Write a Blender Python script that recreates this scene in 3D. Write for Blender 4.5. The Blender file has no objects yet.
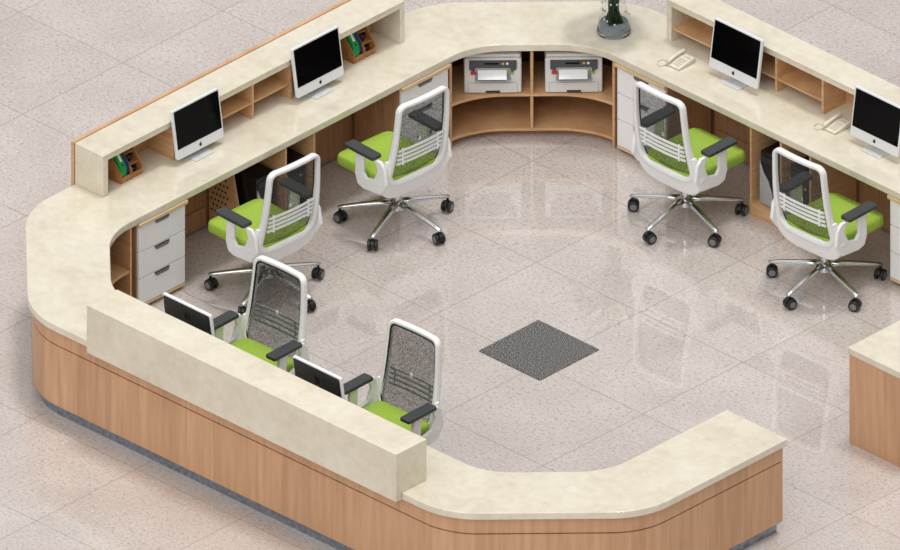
import bpy, bmesh, math, random
from mathutils import Vector, Matrix
random.seed(4)
PI = math.pi
col = bpy.context.scene.collection
sc = bpy.context.scene

# ------------------------------------------------------------------ materials
def lin(c):
    return tuple(((v/255)/12.92 if v/255 <= .04045 else ((v/255+.055)/1.055)**2.4) for v in c)

def base_mat(name, rgb, rough=.5, metal=0, spec=.5, coat=0):
    m = bpy.data.materials.new(name); m.use_nodes = True
    b = m.node_tree.nodes['Principled BSDF']
    b.inputs['Base Color'].default_value = (*lin(rgb), 1)
    b.inputs['Roughness'].default_value = rough
    b.inputs['Metallic'].default_value = metal
    b.inputs['Specular IOR Level'].default_value = spec
    b.inputs['Coat Weight'].default_value = coat
    return m, m.node_tree, b

def ramp(nt, stops):
    r = nt.nodes.new('ShaderNodeValToRGB')
    e = r.color_ramp.elements
    while len(e) < len(stops): e.new(.5)
    for i, (p, c) in enumerate(stops):
        e[i].position = p; e[i].color = (*lin(c), 1)
    return r

def noise(nt, vec, scale, detail=3, rough=.55):
    n = nt.nodes.new('ShaderNodeTexNoise')
    n.inputs['Scale'].default_value = scale; n.inputs['Detail'].default_value = detail
    n.inputs['Roughness'].default_value = rough
    if vec is not None: nt.links.new(vec, n.inputs['Vector'])
    return n

def mapping(nt, out, scale):
    mp = nt.nodes.new('ShaderNodeMapping'); mp.inputs['Scale'].default_value = scale
    nt.links.new(out, mp.inputs['Vector']); return mp.outputs[0]

def mix(nt, a, b, fac, mode='MIX'):
    n = nt.nodes.new('ShaderNodeMix'); n.data_type = 'RGBA'; n.blend_type = mode
    for sock, v in ((n.inputs[6], a), (n.inputs[7], b), (n.inputs[0], fac)):
        if isinstance(v, (int, float)): sock.default_value = v
        elif isinstance(v, tuple): sock.default_value = (*v, 1)
        else: nt.links.new(v, sock)
    return n.outputs[2]

def fine_variation(m, nt, b, rgb, amount, scale):
    tc = nt.nodes.new('ShaderNodeTexCoord')
    n = noise(nt, tc.outputs['Object'], scale, 4)
    hi = tuple(min(255, v*(1+amount)) for v in rgb); lo = tuple(v*(1-amount) for v in rgb)
    r = ramp(nt, [(.35, lo), (.65, hi)])
    nt.links.new(n.outputs[0], r.inputs[0]); nt.links.new(r.outputs[0], b.inputs['Base Color'])

def plain(name, rgb, rough=.5, metal=0, spec=.5, amount=.03, scale=40, coat=0):
    m, nt, b = base_mat(name, rgb, rough, metal, spec, coat)
    fine_variation(m, nt, b, rgb, amount, scale)
    return m

def marble(name, rough, spec):
    m, nt, b = base_mat(name, (230, 222, 200), rough, 0, spec)
    tc = nt.nodes.new('ShaderNodeTexCoord'); o = tc.outputs['Object']
    n1 = noise(nt, o, 3.2, 6, .62); n2 = noise(nt, o, 14, 5, .6)
    r1 = ramp(nt, [(.3, (209, 198, 174)), (.5, (225, 216, 195)), (.7, (233, 226, 209))])
    r2 = ramp(nt, [(.3, (212, 203, 181)), (.62, (235, 228, 213))])
    nt.links.new(n1.outputs[0], r1.inputs[0]); nt.links.new(n2.outputs[0], r2.inputs[0])
    nt.links.new(mix(nt, r1.outputs[0], r2.outputs[0], .4), b.inputs['Base Color'])
    return m

def wood(name, dark, light, rough, grain, boards=0, uv=False, spec=.4):
    m, nt, b = base_mat(name, light, rough, 0, spec)
    tc = nt.nodes.new('ShaderNodeTexCoord')
    o = tc.outputs['UV' if uv else 'Object']
    n = noise(nt, mapping(nt, o, grain), 1, 5, .6)
    r = ramp(nt, [(.3, dark), (.7, light)])
    nt.links.new(n.outputs[0], r.inputs[0]); c = r.outputs[0]
    if boards:
        sx = nt.nodes.new('ShaderNodeSeparateXYZ'); nt.links.new(o, sx.inputs[0])
        q = nt.nodes.new('ShaderNodeMath'); q.operation = 'MULTIPLY'; q.inputs[1].default_value = 1/boards
        nt.links.new(sx.outputs[0], q.inputs[0])
        f = nt.nodes.new('ShaderNodeMath'); f.operation = 'FLOOR'; nt.links.new(q.outputs[0], f.inputs[0])
        w = nt.nodes.new('ShaderNodeTexWhiteNoise'); w.noise_dimensions = '1D'; nt.links.new(f.outputs[0], w.inputs['W'])
        rr = ramp(nt, [(0, (241, 237, 234)), (1, (255, 253, 251))])
        nt.links.new(w.outputs['Value'], rr.inputs[0])
        c = mix(nt, c, rr.outputs[0], 1.0, 'MULTIPLY')
    nt.links.new(c, b.inputs['Base Color'])
    return m

def floor_mat():
    m, nt, b = base_mat('polished_stone_tiles', (205, 196, 190), .025, 0, .5)
    b.inputs['IOR'].default_value = 2.2
    tc = nt.nodes.new('ShaderNodeTexCoord'); o = tc.outputs['Object']
    # mottled base
    n0 = noise(nt, o, 1.6, 4); r0 = ramp(nt, [(.35, (199, 189, 183)), (.65, (212, 203, 198))])
    nt.links.new(n0.outputs[0], r0.inputs[0])
    # flecks
    n1 = noise(nt, mapping(nt, o, (30, 62, 1)), 1, 2, .5)
    f1 = ramp(nt, [(.54, (0, 0, 0)), (.66, (255, 255, 255))]); nt.links.new(n1.outputs[0], f1.inputs[0])
    c = mix(nt, r0.outputs[0], lin((176, 168, 168)), f1.outputs[0])
    n2 = noise(nt, mapping(nt, o, (48, 26, 1)), 1.3, 3, .6)
    f2 = ramp(nt, [(.57, (0, 0, 0)), (.68, (255, 255, 255))]); nt.links.new(n2.outputs[0], f2.inputs[0])
    c = mix(nt, c, lin((196, 174, 160)), f2.outputs[0])
    n3 = noise(nt, mapping(nt, o, (46, 46, 1)), 1.1, 2, .5)
    n3.inputs['Distortion'].default_value = .6
    f3 = ramp(nt, [(.56, (0, 0, 0)), (.68, (255, 255, 255))]); nt.links.new(n3.outputs[0], f3.inputs[0])
    c = mix(nt, c, lin((218, 210, 204)), f3.outputs[0])
    # joints every metre
    sx = nt.nodes.new('ShaderNodeSeparateXYZ'); nt.links.new(o, sx.inputs[0])
    ds = []
    for k in (0, 1):
        p = nt.nodes.new('ShaderNodeMath'); p.operation = 'PINGPONG'; p.inputs[1].default_value = .5
        nt.links.new(sx.outputs[k], p.inputs[0]); ds.append(p.outputs[0])
    mn = nt.nodes.new('ShaderNodeMath'); mn.operation = 'MINIMUM'
    nt.links.new(ds[0], mn.inputs[0]); nt.links.new(ds[1], mn.inputs[1])
    lt = nt.nodes.new('ShaderNodeMath'); lt.operation = 'LESS_THAN'; lt.inputs[1].default_value = .0028
    nt.links.new(mn.outputs[0], lt.inputs[0])
    # tile to tile tone
    vf = nt.nodes.new('ShaderNodeVectorMath'); vf.operation = 'FLOOR'; nt.links.new(o, vf.inputs[0])
    wn = nt.nodes.new('ShaderNodeTexWhiteNoise'); wn.noise_dimensions = '2D'; nt.links.new(vf.outputs[0], wn.inputs['Vector'])
    rt = ramp(nt, [(0, (247, 246, 245)), (1, (255, 255, 255))]); nt.links.new(wn.outputs['Value'], rt.inputs[0])
    c = mix(nt, c, rt.outputs[0], 1.0, 'MULTIPLY')
    c = mix(nt, c, lin((158, 149, 144)), lt.outputs[0])
    nt.links.new(c, b.inputs['Base Color'])
    return m

def mesh_fabric():
    m, nt, b = base_mat('black_mesh_fabric', (40, 40, 42), .7)
    tc = nt.nodes.new('ShaderNodeTexCoord'); o = tc.outputs['Object']
    n = noise(nt, mapping(nt, o, (170, 170, 110)), 1, 1)
    r = ramp(nt, [(.40, (255, 255, 255)), (.60, (0, 0, 0))]); nt.links.new(n.outputs[0], r.inputs[0])
    mt = nt.nodes.new('ShaderNodeMath'); mt.operation = 'MULTIPLY_ADD'; mt.inputs[1].default_value = .34; mt.inputs[2].default_value = .2
    nt.links.new(r.outputs[0], mt.inputs[0])
    t = nt.nodes.new('ShaderNodeBsdfTransparent'); mx = nt.nodes.new('ShaderNodeMixShader')
    nt.links.new(mt.outputs[0], mx.inputs[0]); nt.links.new(b.outputs[0], mx.inputs[1]); nt.links.new(t.outputs[0], mx.inputs[2])
    nt.links.new(mx.outputs[0], nt.nodes['Material Output'].inputs[0])
    return m

def glass_mat():
    m = bpy.data.materials.new('clear_glass'); m.use_nodes = True; nt = m.node_tree
    b = nt.nodes['Principled BSDF']; b.inputs['Transmission Weight'].default_value = 1
    b.inputs['Roughness'].default_value = .02; b.inputs['IOR'].default_value = 1.2
    b.inputs['Base Color'].default_value = (.93, .95, .95, 1)
    return m

M = dict(
    marble=marble('cream_marble', .06, 1.0), marble_matte=marble('cream_marble_riser', .3, .4),
    floor=floor_mat(),
    panel=wood('beech_cladding', (198, 152, 115), (220, 178, 142), .4, (22, 1.3, 22), .33, True),
    shelf=wood('beech_shelf', (196, 150, 106), (222, 180, 136), .35, (5, 5, 40)),
    shelf_edge=wood('pale_beech_edge', (214, 184, 142), (232, 206, 166), .35, (8, 8, 30)),
    shaded_wood=wood('shade_darkened_board', (70, 46, 32), (94, 64, 46), .5, (30, 30, 4)),  # brown deepened so the colour carries the shade inside the bookcase bays
    cabinet=wood('brown_beech', (164, 120, 86), (190, 146, 108), .4, (30, 30, 4)),
    white=plain('white_laminate', (246, 246, 247), .3, amount=.01),
    plastic=plain('white_plastic', (243, 244, 244), .3, amount=.01),
    slot=plain('dark_recess', (48, 46, 46), .5),
    pull=plain('grey_pull', (128, 128, 132), .35, .4),
    foot=plain('black_rubber', (22, 22, 24), .6),
    chrome=plain('polished_chrome', (226, 227, 230), .26, 1, amount=.02),
    green=plain('lime_fabric', (158, 188, 74), .85, amount=.08, scale=120, spec=.2),
    pad=plain('charcoal_armpad', (58, 61, 62), .55, amount=.06),
    mesh=mesh_fabric(),
    tyre=plain('caster_black', (26, 26, 28), .4), hubcap=plain('caster_grey', (120, 120, 124), .4),
    plinth=plain('brushed_steel_plinth', (150, 158, 170), .35, .75, amount=.12, scale=30),
    mono=plain('silver_white_casing', (236, 238, 240), .25, amount=.005),
    screen=plain('black_glass', (5, 5, 7), .1, spec=.12, amount=.02),
    back=plain('black_casing_back', (34, 37, 38), .35),
    alu=plain('aluminium', (222, 223, 225), .3, .15),
    logo=plain('black_emblem', (14, 14, 16), .3), logob=plain('dark_emblem', (8, 8, 9), .2),
    rack=wood('warm_rack_wood', (150, 96, 52), (192, 136, 82), .45, (40, 40, 12)),
    bgreen=plain('green_binder', (10, 150, 72), .35), bnavy=plain('navy_folder', (30, 40, 96), .4),
    paper=plain('white_paper', (244, 245, 246), .6, amount=.01),
    dark=plain('dark_items', (34, 24, 34), .4),
    ptray=plain('printer_tray', (168, 168, 168), .4), pgrey=plain('printer_grey', (226, 225, 222), .4, amount=.01), pdark=plain('printer_dark', (70, 72, 76), .4),
    pred=plain('red_key', (208, 44, 40), .4), pgreen=plain('green_key', (140, 186, 70), .4), porange=plain('orange_lamp', (232, 170, 60), .4),
    phone=plain('ivory_plastic', (228, 222, 204), .35), pkey=plain('ivory_keys', (206, 200, 184), .4),
    tower=plain('black_tower', (20, 20, 22), .25), silver=plain('silver_plastic', (190, 192, 196), .3, .4),
    hole=plain('black_holes', (16, 14, 13), .7),
    glass=glass_mat(), water=plain('grey_gravel_water', (150, 158, 164), .3, amount=.1, scale=90),
    stem=plain('dark_green_stem', (34, 58, 30), .5, amount=.2), leaf=plain('leaf_green', (62, 104, 48), .5, amount=.2),
    yellow=plain('yellow_petal', (236, 204, 92), .6),
)
def mat_mat():
    m, nt, b = base_mat('speckled_carpet', (90, 90, 92), .95, 0, .1)
    tc = nt.nodes.new('ShaderNodeTexCoord'); n = noise(nt, mapping(nt, tc.outputs['Object'], (120, 120, 1)), 1, 2, .6)
    r = ramp(nt, [(.36, (40, 40, 42)), (.5, (88, 86, 86)), (.64, (170, 168, 165))])
    nt.links.new(n.outputs[0], r.inputs[0]); nt.links.new(r.outputs[0], b.inputs['Base Color']); return m
M['mat'] = mat_mat()

# ------------------------------------------------------------------ mesh helpers
class MB:
    def __init__(s): s.bm = bmesh.new(); s.uv = None
    def poly(s, pts): return s.bm.faces.new([s.bm.verts.new(p) for p in pts])
    def box(s, x0, x1, y0, y1, z0, z1, mx=None):
        v = [s.bm.verts.new(p) for p in ((x0,y0,z0),(x1,y0,z0),(x1,y1,z0),(x0,y1,z0),(x0,y0,z1),(x1,y0,z1),(x1,y1,z1),(x0,y1,z1))]
        for f in ((3,2,1,0),(4,5,6,7),(0,1,5,4),(1,2,6,5),(2,3,7,6),(3,0,4,7)): s.bm.faces.new([v[i] for i in f])
        if mx is not None:
            for q in v: q.co = mx @ q.co
        return s
    def prism(s, pts, z0, z1, axis='z', mx=None):
        """2D outline (ccw) extruded along an axis"""
        def P(a, b, c): return (a, b, c) if axis == 'z' else ((a, c, b) if axis == 'y' else (c, a, b))
        lo = [s.bm.verts.new(P(a, b, z0)) for a, b in pts]; hi = [s.bm.verts.new(P(a, b, z1)) for a, b in pts]
        n = len(pts)
        s.bm.faces.new(lo[::-1]); s.bm.faces.new(hi)
        for i in range(n): s.bm.faces.new((lo[i], lo[(i+1) % n], hi[(i+1) % n], hi[i]))
        if mx is not None:
            for q in lo+hi: q.co = mx @ q.co
        return s
    def loft(s, rings, closed=True, cap=True, loop=False):
        R = [[s.bm.verts.new(p) for p in r] for r in rings]; n = len(R[0])
        m = len(R)
        for k in range(m if loop else m-1):
            a, b = R[k], R[(k+1) % m]
            for i in range(n if closed else n-1):
                s.bm.faces.new((a[i], a[(i+1) % n], b[(i+1) % n], b[i]))
        if cap and closed and not loop:
            s.bm.faces.new(R[0][::-1]); s.bm.faces.new(R[-1])
        return s
    def lathe(s, prof, n=32, c=(0,0,0), cap=True):
        return s.loft([[(c[0]+r*math.cos(2*PI*i/n), c[1]+r*math.sin(2*PI*i/n), c[2]+z) for i in range(n)] for r, z in prof], cap=cap)
    def cyl(s, p0, p1, r0, r1=None, n=16):
        return s.tube([p0, p1], [r0, r0 if r1 is None else r1], n)
    def tube(s, pts, r, n=10, loop=False, sect=None, up=None):
        """sweep a round (or given 2D) section along points"""
        P = [Vector(p) for p in pts]; m = len(P)
        rings = []; prev = None
        for i in range(m):
            if loop: t = P[(i+1) % m]-P[i-1]
            else: t = P[min(i+1, m-1)]-P[max(i-1, 0)]
            t.normalize()
            if up is not None: a = Vector(up)
            elif prev is None: a = Vector((0,0,1)) if abs(t.z) < .9 else Vector((0,1,0))
            else: a = prev
            a = (a-t*a.dot(t)).normalized(); prev = a
            b = t.cross(a)
            k = r[i] if isinstance(r, (list, tuple)) else r
            if sect: rings.append([tuple(P[i]+(b*u+a*v)*k) for u, v in sect])
            else: rings.append([tuple(P[i]+(b*math.cos(2*PI*j/n)+a*math.sin(2*PI*j/n))*k) for j in range(n)])
        return s.loft(rings, loop=loop)
    def build(s, name, mat, parent=None, smooth=False, bevel=0, seg=2, sub=0):
        bmesh.ops.recalc_face_normals(s.bm, faces=s.bm.faces[:])
        me = bpy.data.meshes.new(name); s.bm.to_mesh(me); s.bm.free()
        me.materials.append(M[mat])
        o = bpy.data.objects.new(name, me); col.objects.link(o)
        if parent: o.parent = parent
        if smooth:
            for p in me.polygons: p.use_smooth = True
        if bevel:
            b = o.modifiers.new('bevel', 'BEVEL'); b.width = bevel; b.segments = seg; b.limit_method = 'ANGLE'; b.angle_limit = math.radians(40)
            for p in me.polygons: p.use_smooth = True
            w = o.modifiers.new('wn', 'WEIGHTED_NORMAL'); w.keep_sharp = True
        if sub:
            q = o.modifiers.new('sub', 'SUBSURF'); q.levels = sub; q.render_levels = sub
        return o

def tag(o, label, cat, group=None, kind=None):
    o['label'] = label; o['category'] = cat
    if group: o['group'] = group
    if kind: o['kind'] = kind
    return o
def thing(name, label, cat, loc=(0,0,0), rz=0, group=None):
    o = bpy.data.objects.new(name, None); col.objects.link(o)
    o.empty_display_size = .1
    o.location = loc; o.rotation_euler = (0, 0, rz)
    return tag(o, label, cat, group)
def dup(root, loc, rz, label):
    r = root.copy(); col.objects.link(r); r.location = loc; r.rotation_euler = (0, 0, rz); r['label'] = label
    for ch in list(root.children):
        c = ch.copy(); col.objects.link(c); c.parent = r
        for g in list(ch.children):
            d = g.copy(); col.objects.link(d); d.parent = c
    return r

def rrect(w, h, r, n=5, cx=0, cy=0):
    pts = []
    for sx, sy, a0 in ((1,-1,-PI/2),(1,1,0),(-1,1,PI/2),(-1,-1,PI)):
        for k in range(n+1):
            a = a0+PI/2*k/n
            pts.append((cx+sx*(w/2-r)+r*math.cos(a), cy+sy*(h/2-r)+r*math.sin(a)))
    return pts

def rounded_path(pts, n=10):
    """open polyline [(x, y, radius)] -> list of (x, y) with filleted corners"""
    out = [pts[0][:2]]
    for i in range(1, len(pts)-1):
        p0, p, p1 = Vector(pts[i-1][:2]), Vector(pts[i][:2]), Vector(pts[i+1][:2])
        r = pts[i][2]
        u = (p0-p).normalized(); v = (p1-p).normalized()
        ang = u.angle(v); t = r/math.tan(ang/2)
        a, b = p+u*t, p+v*t
        c = p+(u+v).normalized()*(r/math.sin(ang/2))
        a0 = math.atan2(*(a-c).yx); a1 = math.atan2(*(b-c).yx)
        d = (a1-a0+PI) % (2*PI)-PI
        for k in range(n+1):
            q = a0+d*k/n; out.append((c.x+r*math.cos(q), c.y+r*math.sin(q)))
    out.append(pts[-1][:2])
    return out

def chamfered(path, ds, R):
    """corner list (ends open) -> chamfer each corner at perpendicular distance d and fillet"""
    pts = [(*path[0], 0)]
    for i in range(1, len(path)-1):
        p0, p, p1 = Vector(path[i-1]), Vector(path[i]), Vector(path[i+1])
        L = ds[i-1]*math.sqrt(2)
        a = p+(p0-p).normalized()*L; b = p+(p1-p).normalized()*L
        pts += [(*a, R[i-1]), (*b, R[i-1])]
    pts.append((*path[-1], 0))
    return rounded_path(pts)

def offset(path, d):
    """offset an open polyline to its left by d"""
    P = [Vector(p) for p in path]; out = []
    for i, p in enumerate(P):
        ns = []
        if i > 0: t = (p-P[i-1]).normalized(); ns.append(Vector((-t.y, t.x)))
        if i < len(P)-1: t = (P[i+1]-p).normalized(); ns.append(Vector((-t.y, t.x)))
        n = ns[0] if len(ns) == 1 else (ns[0]+ns[1]).normalized()
        k = d if len(ns) == 1 else d/max(.5, n.dot(ns[0]))
        out.append((p.x+n.x*k, p.y+n.y*k))
    return out

def ribbon(pa, pb, z0, z1):
    """solid between two same-length plan polylines; UV = (run length, height)"""
    mb = MB(); bm = mb.bm; uv = bm.loops.layers.uv.new('UVMap'); s = 0; rows = []
    for i, (a, b) in enumerate(zip(pa, pb)):
        if i: s += (Vector(a)-Vector(pa[i-1])).length
        rows.append((s, [bm.verts.new((*a, z0)), bm.verts.new((*a, z1)), bm.verts.new((*b, z1)), bm.verts.new((*b, z0))]))
    def face(vs, us):
        f = bm.faces.new(vs)
        for l, u in zip(f.loops, us): l[uv].uv = u
    for (s0, r0), (s1, r1) in zip(rows, rows[1:]):
        for k in range(4):
            k2 = (k+1) % 4
            face((r0[k], r1[k], r1[k2], r0[k2]), ((s0, r0[k].co.z), (s1, r1[k].co.z), (s1, r1[k2].co.z), (s0, r0[k2].co.z)))
    for s0, r in (rows[0], rows[-1]):
        L = (r[0].co-r[3].co).length
        face(r, ((s0, z0), (s0, z1), (s0+L, z1), (s0+L, z0)))
    return mb

# ------------------------------------------------------------------ floor
fl = MB(); fl.box(-16, 16, -16, 16, -.05, 0)
o = fl.build('floor', 'floor'); o['kind'] = 'structure'
mt = MB(); mt.box(.572, 1.163, -1.168, -.572, .0005, .008)
tag(mt.build('floor_mat', 'mat', bevel=.003), 'square black and white speckled carpet mat in the middle of the tiled floor', 'mat')

# ------------------------------------------------------------------ desk shell
ZT, ZB = .77, .713
SX, SY, SZ = .0242, -.025, .02
def sh(pts): return [(x+SX, y+SY) for x, y in pts]
outer = chamfered(sh([(3.865,-1.48),(3.865,-3.885),(-2.165,-3.885),(-2.165,2.165),(3.865,2.165),(3.865,-.275)]), [.70,.71,.73,.73], [.58,.6,.58,.58])
inner = chamfered(sh([(3.275,-1.48),(3.275,-3.285),(-1.518,-3.285),(-1.518,1.515),(3.275,1.515),(3.275,-.275)]), [.43,.413,.411,.41], [.5,.5,.54,.5])
wt = ribbon(outer, inner, ZB, ZT)
tag(wt.build('worktop', 'marble', bevel=.008, seg=3), 'continuous cream marble worktop running around the whole reception desk', 'worktop')

# path runs clockwise, so +offset (left of travel) is outward; use negative for inward
cl = thing('desk_cladding', 'beech wood cladding with a groove and steel plinth around the outside of the reception desk', 'cladding')
o_run = [(outer[0][0], -1.535)]+outer[1:-1]+[(outer[-1][0], -.27)]
def run(d0, d1, z0, z1): return ribbon(offset(o_run, d0), offset(o_run, d1), z0, z1)
sgn = -1 if Vector(offset(outer, .1)[len(outer)//4]).length > Vector(outer[len(outer)//4]).length else 1
SG = sgn
run(SG*.04, SG*.065, .585, ZB-.001).build('upper_band', 'panel', cl)
run(SG*.04, SG*.065, .095, .574).build('lower_panel', 'panel', cl)
run(SG*.0655, SG*.075, .1, .70).build('groove_backing', 'cabinet', cl)
p_ = run(SG*.08, SG*.105, .0, .0945).build('plinth', 'plinth', cl)
ribbon([(3.312,-.292),(3.58,-.292),(3.846,-.292)], [(3.312,-.2705),(3.58,-.2705),(3.846,-.2705)], .001, ZB-.001).build('end_panel', 'panel', cl)
e = MB(); e.box(3.312, 3.846, -1.5345, -1.512, .095, ZB-.001); e.build('end_panel', 'panel', cl)
e = MB(); e.box(3.312, 3.334, -2.62, -1.54, .001, ZB-.001); e.build('inner_panel', 'cabinet', cl)
e = MB(); e.box(3.312, 3.334, -.27, .9, .001, ZB-.001); e.build('inner_panel', 'cabinet', cl)

# raised transaction counter on the front run
rs = MB(); prof = [(-3.945,.697),(-3.892,.697),(-3.892,.751),(-3.64,.751),(-3.64,1.08),(-3.945,1.08)]
rs.prism(prof, -.535, 2.46, 'x')
tag(rs.build('counter_riser', 'marble_matte', bevel=.004), 'long cream stone block raised on the front run of the desk', 'counter')

# ------------------------------------------------------------------ hutches
h = thing('desk_hutch', 'cream stone hutch with beech pigeonholes and wood back along the left run of the desk', 'hutch', group=None)
X0, XF = -2.162, -1.888; Y0, Y1 = -2.38, .635
def shell(a0, a1, t0, t1): return [(a0,.7505),(a0+t0,.7505),(a0+t0,1.032),(a1-t1,1.032),(a1-t1,.7505),(a1,.7505),(a1,1.08),(a0,1.08)]
b = MB(); b.prism(shell(Y0, Y1, .05, .045), X0, XF, 'x'); b.build('stone_shell', 'marble', h, bevel=.003)
b = MB(); b.box(-2.196, -2.1675, Y0-.005, Y1, .1, 1.082); b.build('back_cladding', 'shelf', h, bevel=.002)
b = MB(); b.box(X0, X0+.012, Y0+.051, Y1-.046, .7505, 1.031); b.build('back_board', 'shelf', h)
DL = (-1.66, -1.205, -.87, -.487)
for y in DL:
    b = MB(); b.box(X0+.013, XF-.012, y-.01, y+.01, .7505, 1.031); b.build('divider', 'shelf', h, bevel=.0015)
for ya, yb in zip(DL, DL[1:]):
    b = MB(); b.box(X0+.013, XF-.02 if ya > -1.6 else XF-.04, ya+.0105, yb-.0105, .866, .882); b.build('shelf', 'shelf', h, bevel=.0015)

h = thing('desk_hutch', 'cream stone hutch with beech pigeonholes along the right run of the desk', 'hutch')
YB, YF = 2.165, 1.92; X0, X1 = -.597, 2.9
b = MB(); b.prism(shell(X0, X1, .045, .045), YF, YB, 'y'); b.build('stone_shell', 'marble', h, bevel=.003)
b = MB(); b.box(X0+.046, X1-.046, YB-.012, YB, .7505, 1.031); b.build('back_board', 'shelf', h)
DR = (-.03, .45, .90, 2.3)
for x in DR:
    b = MB(); b.box(x-.01, x+.01, YF+.012, YB-.013, .7505, 1.031); b.build('divider', 'shelf', h, bevel=.0015)
for xa, xb, f in ((X0+.045, -.04, .02), (-.02, .44, .02), (.46, .89, .02)):
    b = MB(); b.box(xa+.0005, xb-.0005, YF+f, YB-.013, .840, .856); b.build('shelf', 'shelf', h, bevel=.0015)

# ------------------------------------------------------------------ curved bookcases under the worktop
def sub_path(path, keep):
    return [p for p in path if keep(p)]
def dense(path, step=.03):
    out = []
    for a, b in zip(path, path[1:]):
        a, b = Vector(a), Vector(b); n = max(1, int((b-a).length/step))
        out += [tuple(a.lerp(b, k/n)) for k in range(n)]
    return out+[path[-1]]
dn = dense(inner)
ins = SG
def bookcase(path, label, mids, plinth=True):
    t = thing('corner_bookcase', label, 'bookcase', group=None)
    f = offset(path, -ins*.035); k = offset(path, -ins*.50)
    b_in = offset(path, -ins*.485)
    inn = slice(1, -1)
    for z0, z1, nm in ((.055,.077,'bottom_shelf'), (.332,.354,'middle_shelf')):
        ribbon(f, b_in, z0, z1).build(nm, 'shelf', t, bevel=.001)
    ribbon(b_in, k, .055, ZB-.003).build('back_board', 'shaded_wood', t)
    ribbon(offset(path, -ins*.11), offset(path, -ins*.13), .0, .0545).build('kick_board', 'cabinet', t)
    def upright(i, w, name):
        a, c = Vector(f[i]), Vector(b_in[i]); d = (c-a).normalized(); n = Vector((-d.y, d.x))*w/2
        a = a-d*.004
        return a, c, n
    for i, sh in ((0, -1), (len(path)-1, 1)):
        a, c, n = upright(i, .02, '')
        tdir = (Vector(f[1])-Vector(f[0])).normalized() if i == 0 else (Vector(f[-1])-Vector(f[-2])).normalized()
        off = tdir*sh*.0105
        mb = MB(); mb.prism([tuple(v+off) for v in (a-n, c-n, c+n, a+n)], .001, ZB-.003); mb.build('side_panel', 'shelf', t, bevel=.001)
    for i in mids:
        for z0, z1 in ((.0775,.3315), (.3545, ZB-.003)):
            a, c, n = upright(i, .02, '')
            mb = MB(); mb.prism([tuple(v) for v in (a-n, c-n, c+n, a+n)], z0, z1); mb.build('upright', 'shelf', t, bevel=.001)
    return t
far = sub_path(dn, lambda p: p[1] > .70 and p[0] < -.70 and p[0] > -1.6 and p[0]-p[1] < -1)
bookcase(far, 'curved beech bookcase holding two printers under the far rounded corner of the desk', [len(far)//2])
nearl = sub_path(dn, lambda p: p[1] < -2.475 and p[0] < -.75 and p[1] > -3.4)
bookcase(nearl, 'curved beech bookcase under the left rounded corner, beside the white drawers', [len(nearl)//2+6])

# ------------------------------------------------------------------ modesty panels and computer niches
def modesty(label, box, rail):
    t = thing('modesty_panel', label, 'panel')
    b = MB(); b.box(*box); b.build('board', 'cabinet', t, bevel=.001)
    b = MB(); b.box(*rail); b.build('kick_rail', 'cabinet', t, bevel=.002)
modesty('brown beech back panel under the left run of the desk', (-2.02,-2.00,-2.44,.63,.012,ZB-.003), (-1.999,-1.985,-1.96,-1.25,.02,.17))
modesty('brown beech back panel under the right run of the desk', (-.65,2.6,2.00,2.02,.012,ZB-.003), (-.18,.59,1.985,1.999,.02,.17))

def niche(label, loc, rz, perforated):
    t = thing('computer_cubby', label, 'cabinet', loc, rz)
    D0, D1 = 0, .455           # local -y is the front, origin at front centre divider
    for k, x in enumerate((-.29, 0, .285)):
        if perforated and k == 0:
            pts = [(.30, .10), (D1, .10), (D1, ZB-.003), (.20, ZB-.003), (.26,.45)]
            pts = [(.14, .10), (D1, .10), (D1, ZB-.003), (.27, ZB-.003)]
            b = MB(); b.prism(pts, x-.009, x+.009, 'x'); p = b.build('perforated_divider', 'shelf', t)
            for r in range(12):
                for c in range(5):
                    yy, zz = .43-.034*c-(.017 if r % 2 else 0), .16+.046*r
                    if yy < .14+(.13)*(zz-.1)/.587+.03: continue
                    hb = MB(); hb.cyl((x-.0092, yy, zz), (x-.0099, yy, zz), .0095, n=10); hb.build('vent_hole', 'hole', p)
        else:
            b = MB(); b.box(x-.009, x+.009, D0, D1, .101, ZB-.003); b.build('divider', 'shelf', t, bevel=.001)
    b = MB(); b.box(-.30, .295, D0-.0, D1, .001, .10); b.build('base_board', 'shelf', t, bevel=.001)
    return t
niche('two bay beech cubby for computer towers under the right run of the desk', (.90, 1.513, 0), 0, False)
niche('two bay beech cubby with perforated side under the left run of the desk', (-1.518, -.935, 0), PI/2, True)

def make_tower(label, loc, rz):
    t = thing('computer_tower', label, 'computer', loc, rz, 'computer towers in the cubbies')
    b = MB(); b.box(-.095, .095, 0, .40, .006, .42); b.build('case', 'tower', t, bevel=.008)
    b = MB(); b.prism([(-.094,.008),(.02,.008),(.03,.10),(-.01,.20),(-.06,.26),(-.094,.34)], -.012, -.0005, 'y'); b.build('front_panel', 'silver', t, bevel=.003)
    b = MB(); b.box(-.08, .08, -.005, -.0005, .34, .385); b.build('disc_drive', 'back', t)
    b = MB(); b.cyl((.05,-.004,.28),(.05,-.0005,.28),.012,n=14); b.build('power_button', 'silver', t)
    for x in (-.07,.07):
        for y in (.04,.36):
            b = MB(); b.box(x-.015, x+.015, y-.015, y+.015, 0, .0055); b.build('foot', 'foot', t)
    return t
tw = make_tower('black computer tower with silver front in the right cubby, half hidden by a chair', (.755, 1.56, .1005), 0)
dup(tw, (1.045, 1.56, .1005), 0, 'black computer tower behind the mesh of the second right-hand chair, in the right cubby')
dup(tw, (-1.565, -1.085, .1005), PI/2, 'black computer tower behind the perforated side of the left cubby')
dup(tw, (-1.565, -.79, .1005), PI/2, 'black computer tower in the far bay of the left cubby')

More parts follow.
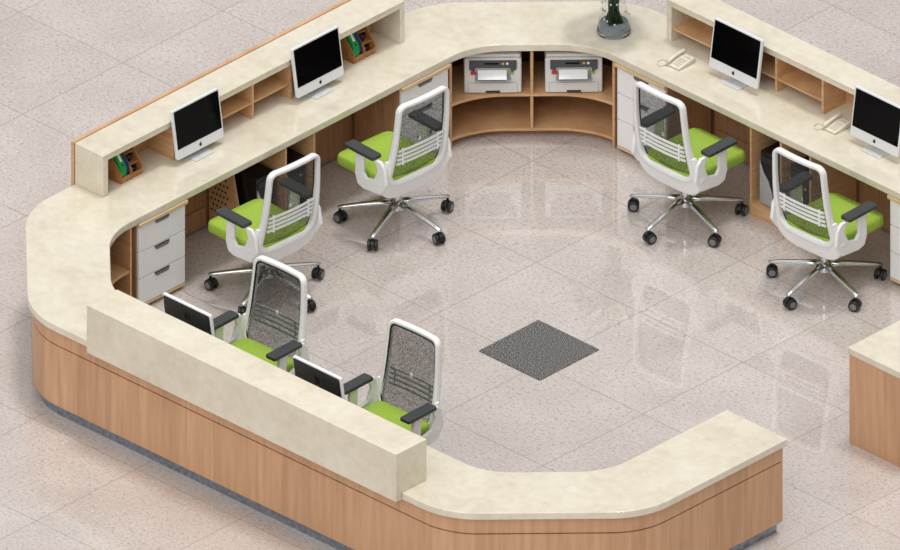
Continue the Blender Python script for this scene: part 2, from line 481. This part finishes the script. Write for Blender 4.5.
# ------------------------------------------------------------------ drawer pedestals
def make_pedestal(label, loc, rz):
    t = thing('drawer_pedestal', label, 'drawers', loc, rz, 'drawer pedestals under the desk')
    W = .468
    b = MB(); b.box(-W/2, W/2, .02, .455, .025, .683); b.build('body', 'cabinet', t, bevel=.001)
    b = MB(); b.box(-W/2+.002, W/2-.002, .0196, .0199, .052, .682); b.build('drawer_gap', 'slot', t)
    b = MB(); b.box(-W/2-.008, W/2+.008, -.022, .46, .6835, .7115); b.build('top_board', 'shelf_edge', t, bevel=.003)
    b = MB(); b.box(-W/2, W/2, .0, .0195, .025, .05); b.build('bottom_rail', 'shelf_edge', t, bevel=.001)
    H = .2035
    for k in range(3):
        z0 = .0525+k*(H+.0075)
        d = MB(); d.box(-W/2+.002, W/2-.002, 0, .0195, z0, z0+H); dr = d.build('drawer', 'white', t, bevel=.001)
        p = MB(); p.prism([(-.072,z0+H-.013),(.072,z0+H-.013),(.078,z0+H-.002),(-.078,z0+H-.002)], -.0015, -.0002, 'y'); p.build('recess', 'slot', dr)
        p = MB(); p.prism([(-.058,z0+H-.034),(.058,z0+H-.034),(.072,z0+H-.0135),(-.072,z0+H-.0135)], -.008, -.0016, 'y'); p.build('pull', 'pull', dr, bevel=.001)
    for x in (-.19,.19):
        for y in (.05,.41):
            f = MB(); f.box(x-.03, x+.03, y-.022, y+.022, 0, .0245); f.build('foot', 'foot', t)
    return t
pd = make_pedestal('white three drawer pedestal beside the open corner bookcase, left end of the left run', (-1.507, -2.188, 0), PI/2)
dup(pd, (-1.507, .442, 0), PI/2, 'white three drawer pedestal left of the printer bookcase, behind a chair back')
dup(pd, (-.44, 1.505, 0), 0, 'white three drawer pedestal right of the printer bookcase')
dup(pd, (2.20, 1.505, 0), 0, 'white three drawer pedestal cut by the right edge of the picture')

# ------------------------------------------------------------------ emblem: bitten apple with leaf
def apple_outline(s):
    pts = []
    for k in range(48):
        a = 2*PI*k/48
        r = .5*(1+.0*a)
        x, y = .46*math.cos(a), .50*math.sin(a)
        y -= .10*math.exp(-(x/.12)**2)*(1 if y > 0 else -.7)
        if y < 0: x *= 1-.22*(-y/.5)
        d = math.hypot(x-.52, y-.05)
        if d < .2: x, y = .52+(x-.52)/d*.2-.0, .05+(y-.05)/d*.2
        if d < .2 and x > .5: x = .52-abs(x-.52)
        pts.append((x*s, y*s))
    return pts
def emblem(parent, mat, s, y0, y1, cz, mx=None, name='emblem'):
    b = MB(); b.prism([(x, z+cz) for x, z in apple_outline(s)], y0, y1, 'y', mx)
    leaf = [(.02,.50),(.10,.53),(.18,.63),(.20,.76),(.10,.72),(.03,.62)]
    b.prism([(x*s, z*s+cz) for x, z in leaf], y0, y1, 'y', mx)
    return b.build(name, mat, parent)

# ------------------------------------------------------------------ monitors
def make_monitor(label, loc, rz):
    t = thing('desktop_computer', label, 'computer', loc, rz, 'all-in-one computers on the desk')
    W, H, T = .466, .375, .024
    # tilt about the lower front edge: local frame of the panel
    mx = Matrix.Translation((0, -.045, .052)) @ Matrix.Rotation(math.radians(-8.5), 4, 'X')
    b = MB(); b.prism(rrect(W, H, .014, 4, 0, H/2), 0, T, 'y', mx); b.build('casing', 'mono', t, bevel=.004)
    b = MB(); b.prism(rrect(W-.026, H-.088, .004, 2, 0, .076+(H-.088)/2), -.0012, -.0001, 'y', mx); b.build('screen', 'screen', t)
    emblem(t, 'logo', .028, -.0014, -.0001, .037, mx, 'front_emblem')
    b = MB(); b.prism(rrect(W-.02, H-.02, .012, 4, 0, H/2), T+.0005, T+.006, 'y', mx)
    bp = b.build('back_panel', 'back', t, bevel=.003)
    b = MB(); b.prism(rrect(W-.05, H-.05, .02, 5, 0, H/2), T+.0062, T+.0085, 'y', mx); b.build('back_cover', 'back', bp, bevel=.001)
    emblem(bp, 'logob', .062, T+.0086, T+.0095, H*.72, mx, 'back_emblem')
    b = MB(); b.prism(rrect(.18, .175, .008, 3, 0, .0025), .0, .008, 'z'); b.build('stand_foot', 'alu', t, bevel=.002)
    b = MB(); b.tube([(0,.055,.0085),(0,.05,.03),(0,.045,.09),(0,.0265,.15)], 1, sect=[(-.06,-.004),(.06,-.004),(.06,.004),(-.06,.004)], up=(0,1,.01)); b.build('stand_neck', 'alu', t, bevel=.001)
    return t
mn = make_monitor('white all-in-one computer nearest the left end of the left run', (-1.852, -1.485, .7505), PI/2)
dup(mn, (-1.852, -.285, .7505), PI/2, 'white all-in-one computer on the left run, next to the far file rack')
dup(mn, (.165, 1.838, .7505), 0, 'white all-in-one computer on the right run between the phone and the open pigeonholes')
dup(mn, (1.53, 1.838, .7505), 0, 'white all-in-one computer at the right picture edge, beside a phone')
dup(mn, (.066, -3.537, .7505), PI, 'all-in-one computer seen from behind over the front riser, the left one')
dup(mn, (1.325, -3.537, .7505), PI, 'all-in-one computer seen from behind over the front riser, right one with dark emblem')

# ------------------------------------------------------------------ printers
def make_printer(label, loc, rz):
    t = thing('printer', label, 'printer', loc, rz, 'printers in the curved bookcase')
    W = .40
    b = MB(); b.box(-W/2, W/2, 0, .36, .002, .278); b.build('body', 'pgrey', t, bevel=.012)
    b = MB(); b.box(-W/2+.006, W/2-.006, .01, .35, .2785, .308); b.build('scanner_lid', 'pgrey', t, bevel=.012)
    cp = MB(); cp.prism([(-.165,.198),(-.128,.18),(-.122,.212),(.122,.212),(.128,.18),(.165,.198),(.165,.268),(-.165,.268)], -.014, -.0005, 'y'); c = cp.build('control_panel', 'pdark', t, bevel=.003)
    for x, m in ((.07,'porange'),(.10,'paper')):
        b = MB(); b.cyl((x,-.018,.248),(x,-.0142,.248),.009,n=12); b.build('button', m, c)
    b = MB(); b.box(-.06,.04,-.0165,-.0145,.240,.253); b.build('display', 'screen', c)
    b = MB(); b.box(-.12,.12,-.004,-.0004,.135,.21); b.build('paper_slot', 'ptray', t)
    b = MB(); b.box(-.125,.125,-.06,-.0045,.128,.134); b.build('output_tray', 'ptray', t, bevel=.002)
    b = MB(); b.box(-.125,.125,-.004,-.0004,.098,.110); b.build('front_slit', 'ptray', t)
    mxp = Matrix.Translation((-.005,-.0046,.19)) @ Matrix.Rotation(math.radians(28), 4, 'X')
    b = MB(); b.box(-.10,.10,-.08,0,-.0008,.0008, mxp); b.build('paper_sheet', 'paper', t)
    b = MB(); b.box(-.155,-.115,-.012,-.0005,.158,.178); b.build('red_key', 'pred', t)
    b = MB(); b.box(.112,.145,-.012,-.0005,.160,.176); b.build('green_key', 'pgreen', t)
    b = MB(); b.box(-.172,.172,-.002,-.0003,.008,.088); b.build('drawer_gap', 'ptray', t)
    b = MB(); b.box(-.17,.17,-.005,-.0022,.010,.086); tr = b.build('paper_drawer', 'pgrey', t, bevel=.001)
    b = MB(); b.box(-.05,.05,-.0075,-.0052,.010,.026); b.build('drawer_grip', 'slot', tr)
    return t
pr = make_printer('grey multifunction printer in the left upper bay of the curved bookcase', (-1.424, 1.037, .3545), PI/4)
dup(pr, (-1.025, 1.435, .3545), PI/4, 'grey multifunction printer in the right upper bay of the curved bookcase')

# ------------------------------------------------------------------ phones
def make_phone(label, loc, rz):
    t = thing('desk_phone', label, 'phone', loc, rz, 'desk phones on the right run')
    b = MB(); b.prism([(-.085,.002),(.085,.002),(.085,.036),(.066,.042),(-.085,.017)], -.062, .068, 'x'); b.build('body', 'phone', t, bevel=.005)
    sl = math.atan2(.025, .151)
    for r in range(4):
        for c in range(3):
            mx = Matrix.Translation((.0+.02*c, -.058+.022*r, .0222+.0037*r)) @ Matrix.Rotation(sl, 4, 'X')
            k = MB(); k.box(-.007,.007,-.006,.006,0,.0035, mx); k.build('key', 'pkey', t)
    mx = Matrix.Translation((.02,.046,.0398)) @ Matrix.Rotation(sl, 4, 'X')
    k = MB(); k.box(-.032,.032,-.009,.01,0,.003, mx); k.build('display', 'pkey', t)
    b = MB(); b.tube([(-.037,-.088,.030),(-.037,-.072,.040),(-.037,-.03,.049),(-.037,.03,.058),(-.037,.07,.060),(-.037,.085,.050)], [.013,.017,.0125,.0125,.017,.013], 10); b.build('handset', 'phone', t, smooth=True)
    pts = [(-.06-.035*(1-math.cos(a)), -.095-.038*math.sin(a)+.012*(1-math.cos(a)), .006) for a in [2*PI*i/24 for i in range(23)]]
    b = MB(); b.tube([(-.037,-.088,.024)]+pts, .004, 6); b.build('cord', 'phone', t, smooth=True)
    return t
ph = make_phone('ivory desk phone beside the far end of the right hutch, nearest the flower vase', (-.30, 1.75, .7505), 0)
dup(ph, (1.10, 1.865, .7505), 0, 'ivory desk phone between the pigeonholes and the computer at the right edge')

# ------------------------------------------------------------------ file racks with binder
def make_rack(label, loc, rz):
    t = thing('file_rack', label, 'file rack', loc, rz, 'wooden file racks in the left hutch')
    side = [(0,0),(.185,0),(.185,.24),(.15,.25),(0,.075)]
    for x in (0, .108, .212):
        b = MB(); b.prism(side, x, x+.008, 'x'); b.build('side_panel', 'rack', t, bevel=.001)
    b = MB(); b.box(.0085,.2115,.002,.1765,0,.008); b.build('base', 'rack', t)
    b = MB(); b.box(.0085,.2115,.177,.1845,.0,.235); b.build('back', 'rack', t)
    b = MB(); b.box(.0085,.1075,0,.006,.0085,.045); b.build('front_lip', 'rack', t)
    b = MB(); b.box(.1165,.2115,0,.006,.0085,.045); b.build('front_lip', 'rack', t)
    for z, y0 in ((.085,.035),(.15,.085)):
        b = MB(); b.box(.1165,.2115,y0,.1765,z,z+.006); b.build('small_shelf', 'rack', t)
    return t
def make_binder(label, loc, rz):
    t = thing('binder', label, 'binder', loc, rz, 'green binders in the file racks')
    sl = [(.012,0),(.165,0),(.165,.255),(.12,.255),(.012,.105)]
    b = MB(); b.prism(sl, 0, .055, 'x'); b.build('cover', 'bgreen', t, bevel=.002)
    d = Vector((.108,.15)).normalized(); n = Vector((-d.y, d.x))
    def q(s, w): p = Vector((.012,.105))+d*s+n*w; return p
    for name, s0, s1, x0, x1, m in (('spine_label', .045, .12, .020, .040, 'paper'), ('ring_hole', .012, .024, .023, .035, 'hole')):
        pts = [q(s0,.0005), q(s1,.0005), q(s1,.0015), q(s0,.0015)]
        b = MB(); b.prism([tuple(p) for p in pts], x0, x1, 'x'); b.build(name, m, t)
    return t
def make_folder(label, loc, rz):
    b = MB(); b.prism([(.02,0),(.165,0),(.165,.262),(.135,.262),(.02,.11)], 0, .028, 'x')
    o = b.build('folder', 'bnavy', bevel=.002); o.location = loc; o.rotation_euler = (0,0,rz)
    return tag(o, label, 'folder', 'navy folders in the file racks')
def make_pot(label, loc):
    b = MB(); b.lathe([(.022,0),(.026,.05),(.023,.05),(.02,.006)], 16); o = b.build('pencil_cup', 'dark', smooth=True); o.location = loc
    return tag(o, label, 'cup', 'small dark cups in the file racks')
def rack_set(first, y, where):
    loc = (-1.925, y, .7505)
    lab = (f'wooden file rack holding a green binder, {where}', f'green lever arch binder in the rack {where}', f'navy folder beside the green binder {where}', f'small dark cup on the rack bottom {where}')
    if first is None:
        r = [make_rack(lab[0], loc, PI/2), make_binder(lab[1], (0,0,0), PI/2), make_folder(lab[2], (0,0,0), PI/2)]
    else:
        r = [dup(q, loc, PI/2, l) for q, l in zip(first, lab)]
    r[1].location = (-1.925, y+.012, .759); r[2].location = (-1.925, y+.073, .759)
    make_pot(lab[3], (-1.925-.05, y+.165, .759))
    make_pot(f'small dark cup on the rack middle shelf {where}', (-1.925-.09, y+.165, .8420))
    return r
r1 = rack_set(None, -2.165, 'at the near end of the left hutch')
rack_set(r1, .165, 'at the far end of the left hutch')

# ------------------------------------------------------------------ vase and flowers
V = (-.94, 1.747, .7505)
t = thing('flower_vase', 'clear conical glass vase with grey base on the far corner of the desk', 'vase', V)
b = MB(); b.lathe([(.115,0),(.122,.012),(.1125,.06),(.096,.16),(.076,.27),(.066,.36),(.070,.40),(.066,.40),(.062,.36),(.072,.27),(.092,.16),(.1085,.06),(.116,.014),(.05,.012)], 40); b.build('glass', 'glass', t, smooth=True)
b = MB(); b.lathe([(.05,.0125),(.1148,.0145),(.112,.03),(.107,.06),(.104,.078),(.04,.079)], 40); b.build('gravel_fill', 'water', t, smooth=True)
for k in range(16):
    a = random.uniform(0, 2*PI); z = random.uniform(.10,.30)
    r = .118-(z-.06)*.21+.004
    bb = MB(); mxs = (r*math.cos(a), r*math.sin(a), z)
    bb.lathe([(.001,-.009),(.006,-.006),(.009,0),(.006,.006),(.001,.009)], 10, mxs); bb.build('glass_bead', 'chrome', t, smooth=True)
fb = thing('flower_bouquet', 'dark green flower stems standing in the clear glass vase', 'flowers', (V[0], V[1], V[2]+.081))
tops = []
for k in range(11):
    a = 2*PI*k/11+.2; r0 = .02+.018*(k % 3); rr = .06+.05*(k % 3)
    p0 = (r0*math.cos(a+2), r0*math.sin(a+2), 0); p1 = (.042*math.cos(a), .042*math.sin(a), .26); p2 = (rr*math.cos(a), rr*math.sin(a), .50+.05*(k % 2))
    b = MB(); b.tube([p0, p1, p2], [.014,.015,.009], 8); b.build('stem', 'stem', fb, smooth=True); tops.append(p2)
lf = MB()
for k in range(260):
    a = random.uniform(0, 2*PI); r = .24*math.sqrt(random.uniform(.02,1)); z = random.uniform(.42,.60)
    c = Vector((r*math.cos(a), r*math.sin(a), z)); d = Vector((math.cos(a), math.sin(a), random.uniform(-.5,.5))).normalized()
    s = d.cross(Vector((0,0,1))).normalized()*random.uniform(.012,.02); L = random.uniform(.06,.11)
    n = d.cross(s).normalized()*.002
    lf.loft([[tuple(c-s*.2), tuple(c-n), tuple(c+s*.2), tuple(c+n)], [tuple(c+d*L*.5-s), tuple(c+d*L*.5-n), tuple(c+d*L*.5+s), tuple(c+d*L*.5+n)], [tuple(c+d*L-s*.05), tuple(c+d*L-n*.2), tuple(c+d*L+s*.05), tuple(c+d*L+n*.2)]])
lf.build('foliage', 'leaf', fb)
for k in range(16):
    a = 2.4*k; r = .045*math.sqrt(k); z = .66+.05*math.cos(k*1.7)-r*.3
    bl = MB(); bl.lathe([(.004,-.02),(.02,-.012),(.034,.004),(.032,.018),(.018,.02),(.006,.01)], 12, (r*math.cos(a), r*math.sin(a), z)); bl.build('blossom', 'yellow', fb, smooth=True)

# ------------------------------------------------------------------ task chair (faces local +y)
def by(x, z):
    """depth of the back surface"""
    return -.175-.10*(z-.45)/.64 + .30*x*x - .02*math.sin(PI*(z-.45)/.64)
def back_loop(zb, zt, wb, wt_, r, n=8):
    """rounded trapezoid outline in x-z, ccw, resampled"""
    cs = [(wb/2, zb, r*2), (wt_/2, zt, r), (-wt_/2, zt, r), (-wb/2, zb, r*2)]
    pts = []
    for i in range(4):
        p = Vector(cs[i][:2]); q = Vector(cs[i-1][:2]); s = Vector(cs[(i+1) % 4][:2]); R = cs[i][2]
        u = (q-p).normalized(); v = (s-p).normalized(); a = u.angle(v); tt = R/math.tan(a/2)
        A, B = p+u*tt, p+v*tt; C = p+(u+v).normalized()*(R/math.sin(a/2))
        a0 = math.atan2(*(A-C).yx); d = (math.atan2(*(B-C).yx)-a0+PI) % (2*PI)-PI
        arc = [(C.x+R*math.cos(a0+d*k/n), C.y+R*math.sin(a0+d*k/n)) for k in range(n+1)]
        if pts:
            last = Vector(pts[-1]); nx = Vector(arc[0])
            for k in range(1, 6): pts.append(tuple(last.lerp(nx, k/6)))
        pts += arc
    last, nx = Vector(pts[-1]), Vector(pts[0])
    for k in range(1, 6): pts.append(tuple(last.lerp(nx, k/6)))
    return pts

def make_chair(label, loc, rz):
    t = thing('office_chair', label, 'chair', loc, rz, 'white and lime office chairs')
    # ---- five star base
    b = MB(); b.lathe([(.03,.125),(.048,.13),(.050,.19),(.034,.205),(.028,.205)], 24); b.build('base_hub', 'chrome', t, bevel=.003)
    b = MB(); b.lathe([(.026,.2055),(.026,.31),(.018,.311),(.018,.40)], 20); b.build('gas_column', 'chrome', t, bevel=.001)
    for k in range(5):
        a = math.radians(58+72*k); K = 1.035; d = K* Vector((math.cos(a), math.sin(a), 0))
        prof = [(.04,.178,.030,.022),(.12,.168,.027,.020),(.24,.146,.023,.016),(.36,.122,.020,.013),(.392,.114,.018,.012),(.402,.112,.012,.008)]
        rings = []
        sd = Vector((-d.y, d.x, 0))/K
        for r, z, w, hh in prof:
            c = d*r+Vector((0,0,z)); rings.append([tuple(c+sd*w*math.cos(q)+Vector((0,0,hh*math.sin(q)))) for q in [2*PI*j/14 for j in range(14)]])
        b = MB(); b.loft(rings); b.build('leg', 'chrome', t, smooth=True)
        # caster, turned a little differently for each leg
        ca = a+(.9, -.7, .35, -.3, .6)[k]; cd = Vector((math.cos(ca), math.sin(ca), 0)); ax = Vector((-cd.y, cd.x, 0))
        c0 = d*.392+cd*-.014
        b = MB(); b.cyl((d.x*.388, d.y*.388, .07), (d.x*.388, d.y*.388, .104), .010, n=10)
        rings = []
        for s_ in (-.011, .011):
            rings.append([tuple(c0+ax*s_+cd*.042*math.cos(q)+Vector((0,0,.044+.042*math.sin(q)))) for q in [PI*j/10-.15 for j in range(11)]])
        b.loft(rings)
        cs = b.build('caster', 'tyre', t)
        for s_ in (-1, 1):
            w = MB(); p0 = c0+ax*s_*.0125+Vector((0,0,.0412)); p1 = c0+ax*s_*.036+Vector((0,0,.0412))
            w.tube([p0, p0.lerp(p1,.2), p0.lerp(p1,.8), p1], [.035,.0409,.0409,.035], 22); w.build('wheel', 'tyre', cs, bevel=.002)
            w = MB(); w.cyl(p1+ax*s_*.0002, p1+ax*s_*.002, .024, n=16); w.build('wheel_cap', 'hubcap', cs)
    # ---- mechanism and seat
    b = MB(); b.box(-.10,.10,-.13,.13,.39,.438); b.build('tilt_mechanism', 'foot', t, bevel=.01)
    def ring(w, dpt, r, z, cy): return [(x, y, z) for x, y in rrect(w, dpt, r, 8, 0, cy)]
    cy = .10
    lay = [(.47,.51,.05,.442),(.492,.535,.06,.446),(.505,.552,.065,.456),(.508,.556,.065,.485),(.506,.552,.065,.510),(.496,.54,.06,.522),(.475,.52,.055,.529),(.30,.33,.05,.534)]
    b = MB()
    rings = [ring(w, dp, r, z, cy) for w, dp, r, z in lay]
    def shape(p):
        x, y, z = p; f = max(0, y-.22); return (x, y, z-.9*f*f)
    b.loft([[shape(p) for p in r] for r in rings]); b.build('seat', 'green', t, smooth=True)
    # ---- back frame
    outl = back_loop(.475, 1.135, .525, .445, .05)
    b = MB(); sect = [(-.013,-.020),(.013,-.020),(.017,-.012),(.017,.012),(.013,.020),(-.013,.020),(-.017,.012),(-.017,-.012)]
    P = [Vector((x, by(x, z), z)) for x, z in outl]; m = len(P); rings = []
    for i in range(m):
        tn = (P[(i+1) % m]-P[i-1]).normalized(); yv = Vector((0,1,0)); yv = (yv-tn*yv.dot(tn)).normalized(); bi = tn.cross(yv)
        low = max(0, min(1, (.95-P[i].z)/.4)); k = .85+.5*low
        rings.append([tuple(P[i]+bi*u*k+yv*v*1.15) for u, v in sect])
    b.loft(rings, loop=True); b.build('back_frame', 'plastic', t, smooth=True)
    # ---- mesh panel: concentric fill of the loop
    cz_ = .79; rings = []
    for k in (1, .75, .5, .25, .05):
        rings.append([(x*k, by(x*k, cz_+(z-cz_)*k)+.012+.01*(1-k), cz_+(z-cz_)*k) for x, z in outl])
    b = MB(); b.loft(rings, cap=False); b.build('back_mesh', 'mesh', t, smooth=True)
    # black welt around the mesh, seen from the front
    b = MB(); k = .945
    b.tube([(x*k, by(x*k, cz_+(z-cz_)*k)+.017, cz_+(z-cz_)*k) for x, z in outl], .0075, 6, loop=True); b.build('mesh_welt', 'foot', t, smooth=True)
    # ---- lumbar slats
    for z in (.655, .692, .729, .766):
        b = MB(); b.tube([(x, by(x, z)-.008, z) for x in [-.212+.424*j/12 for j in range(13)]], 1, sect=[(-.0075,-.005),(.0075,-.005),(.0075,.005),(-.0075,.005)], up=(0,1,0)); b.build('lumbar_slat', 'plastic', t)
    for sx in (-1, 1):
        b = MB(); b.box(sx*.165-.007, sx*.165+.007, by(.165,.72)-.013, by(.165,.72)-.003, .645, .778); b.build('slat_tie', 'plastic', t, bevel=.002)
    # ---- yoke: wide lower shell that carries the arms
    n = 40; rings = []
    e = lambda v, p: math.copysign(abs(v)**p, v)
    for j in range(n+1):
        a = PI*j/n        # from right end, under, to the left end
        c, s_ = math.cos(a), math.sin(a)
        xo, zo = (.330-.05*max(0, (abs(c)-.95)/.05)**1.5)*e(c,.5), .69-.355*e(s_,.62)
        xi, zi = .245*e(c,.42), .69-.215*e(s_,.5)
        yo, yi = by(xo*.5, zo)+.03*abs(c)**4+.015*s_, by(xi, zi)
        rings.append([(xi, yi-.014, zi), (xo, yo-.022, zo), (xo, yo+.024, zo), (xi, yi+.014, zi)])
    b = MB(); b.loft(rings); b.build('back_yoke', 'plastic', t, bevel=.007)
    # ---- arms
    for sx in (-1, 1):
        X = sx*.302
        arm = thing_part('armrest', t)
        out = [(-.165,.688),(-.205,.64),(-.225,.52),(-.16,.425),(.01,.408),(.07,.425),(.095,.50),(.085,.688),(.005,.688),(.012,.535),(-.015,.50),(-.095,.52),(-.135,.61),(-.10,.688)]
        b = MB(); b.prism(out, X-.014, X+.014, 'x'); b.build('arm_bracket', 'plastic', arm, bevel=.007)
        b = MB(); b.prism(rrect(.092, .29, .014, 4, X, .025), .690, .720); b.build('arm_pad', 'pad', arm, bevel=.007)
    return t
def thing_part(name, parent):
    o = bpy.data.objects.new(name, None); col.objects.link(o); o.parent = parent; o.empty_display_size = .05
    return o

ch = make_chair('white lime-seated chair at the near end of the left run, by the perforated panel', (-1.057, -1.593, 0), math.radians(87))
dup(ch, (-1.062, -.294, 0), math.radians(87), 'white chair with lime seat at the left run, left of the printer bookcase')
dup(ch, (.345, 1.136, 0), 0, 'white chair with lime seat at the right run, just right of the printer bookcase')
dup(ch, (1.67, 1.158, 0), math.radians(1.5), 'white chair with lime seat at the right run, nearest the right picture edge')
dup(ch, (.14, -2.96, 0), math.radians(181), 'white chair facing the front riser between the two computers seen from behind')
dup(ch, (1.42, -2.94, 0), math.radians(181), 'white chair facing the front riser, nearest the speckled floor mat')

# everything standing on the worktop follows its height; each Empty sits at the base of its thing
bpy.context.view_layer.update()
for o in list(col.objects):
    if o.parent is None and o.name.split('.')[0] in ('desk_hutch','counter_riser','desktop_computer','desk_phone','file_rack','binder','folder','pencil_cup','flower_vase','flower_bouquet'):
        o.location += Vector((SX, SY, SZ))
def rebase(o):
    pts = [c.matrix_local @ Vector(q) for c in o.children for q in c.bound_box]
    base = Vector([(min(p[k] for p in pts)+max(p[k] for p in pts))/2 for k in (0,1)]+[min(p.z for p in pts)])
    o.location += base
    for c in o.children: c.location -= base
for o in list(col.objects):
    if o.parent is None and o.type == 'EMPTY' and o.name.split('.')[0] in ('desk_hutch','corner_bookcase','modesty_panel','desk_cladding'): rebase(o)

# ------------------------------------------------------------------ camera: the picture is an axonometric view
S, YAW, EL = 143.8, math.radians(44.05), math.radians(30)
cy_, sy_ = math.cos(YAW), math.sin(YAW)
fw = Vector((-sy_*math.cos(EL), cy_*math.cos(EL), -math.sin(EL)))
a_, b_ = (450-536.34)/S, (275-262.4)/(S*math.sin(EL))
g = Vector((cy_*a_+sy_*b_, sy_*a_-cy_*b_, 0))
cam = bpy.data.cameras.new('camera'); cam.type = 'ORTHO'; cam.ortho_scale = 900/S; cam.clip_end = 200
co = bpy.data.objects.new('camera', cam); col.objects.link(co)
co.location = g-fw*18
co.rotation_euler = fw.to_track_quat('-Z', 'Y').to_euler()
sc.camera = co

# ------------------------------------------------------------------ light
w = bpy.data.worlds.new('world'); sc.world = w; w.use_nodes = True
nt = w.node_tree; bg = nt.nodes['Background']
tc = nt.nodes.new('ShaderNodeTexCoord'); sx = nt.nodes.new('ShaderNodeSeparateXYZ'); nt.links.new(tc.outputs['Generated'], sx.inputs[0])
wr = nt.nodes.new('ShaderNodeValToRGB'); nt.links.new(sx.outputs[2], wr.inputs[0])
e = wr.color_ramp.elements
e[0].position = .42; e[0].color = (.25, .245, .24, 1); e[1].position = .88; e[1].color = (1, 1, 1, 1)
nt.links.new(wr.outputs[0], bg.inputs[0]); bg.inputs[1].default_value = 1.0
def sun(name, d, strength, angle, colr=(1,1,1)):
    l = bpy.data.lights.new(name, 'SUN'); l.energy = strength; l.angle = math.radians(angle); l.color = colr
    o = bpy.data.objects.new(name, l); col.objects.link(o); o.location = (0,0,8)
    o.rotation_euler = Vector(d).to_track_quat('-Z', 'Y').to_euler()
sun('ceiling_light', (-.05, -.12, -1), 1.15, 9, (1, .985, .96))
sun('front_fill', (-.32, .85, -.68), 1.15, 50, (1, .98, .95))  # added fill sun that brightens the front faces, no visible source
vs = sc.view_settings
vs.view_transform = 'Standard'; vs.look = 'None'; vs.exposure = 0; vs.gamma = 1; vs.use_curve_mapping = False
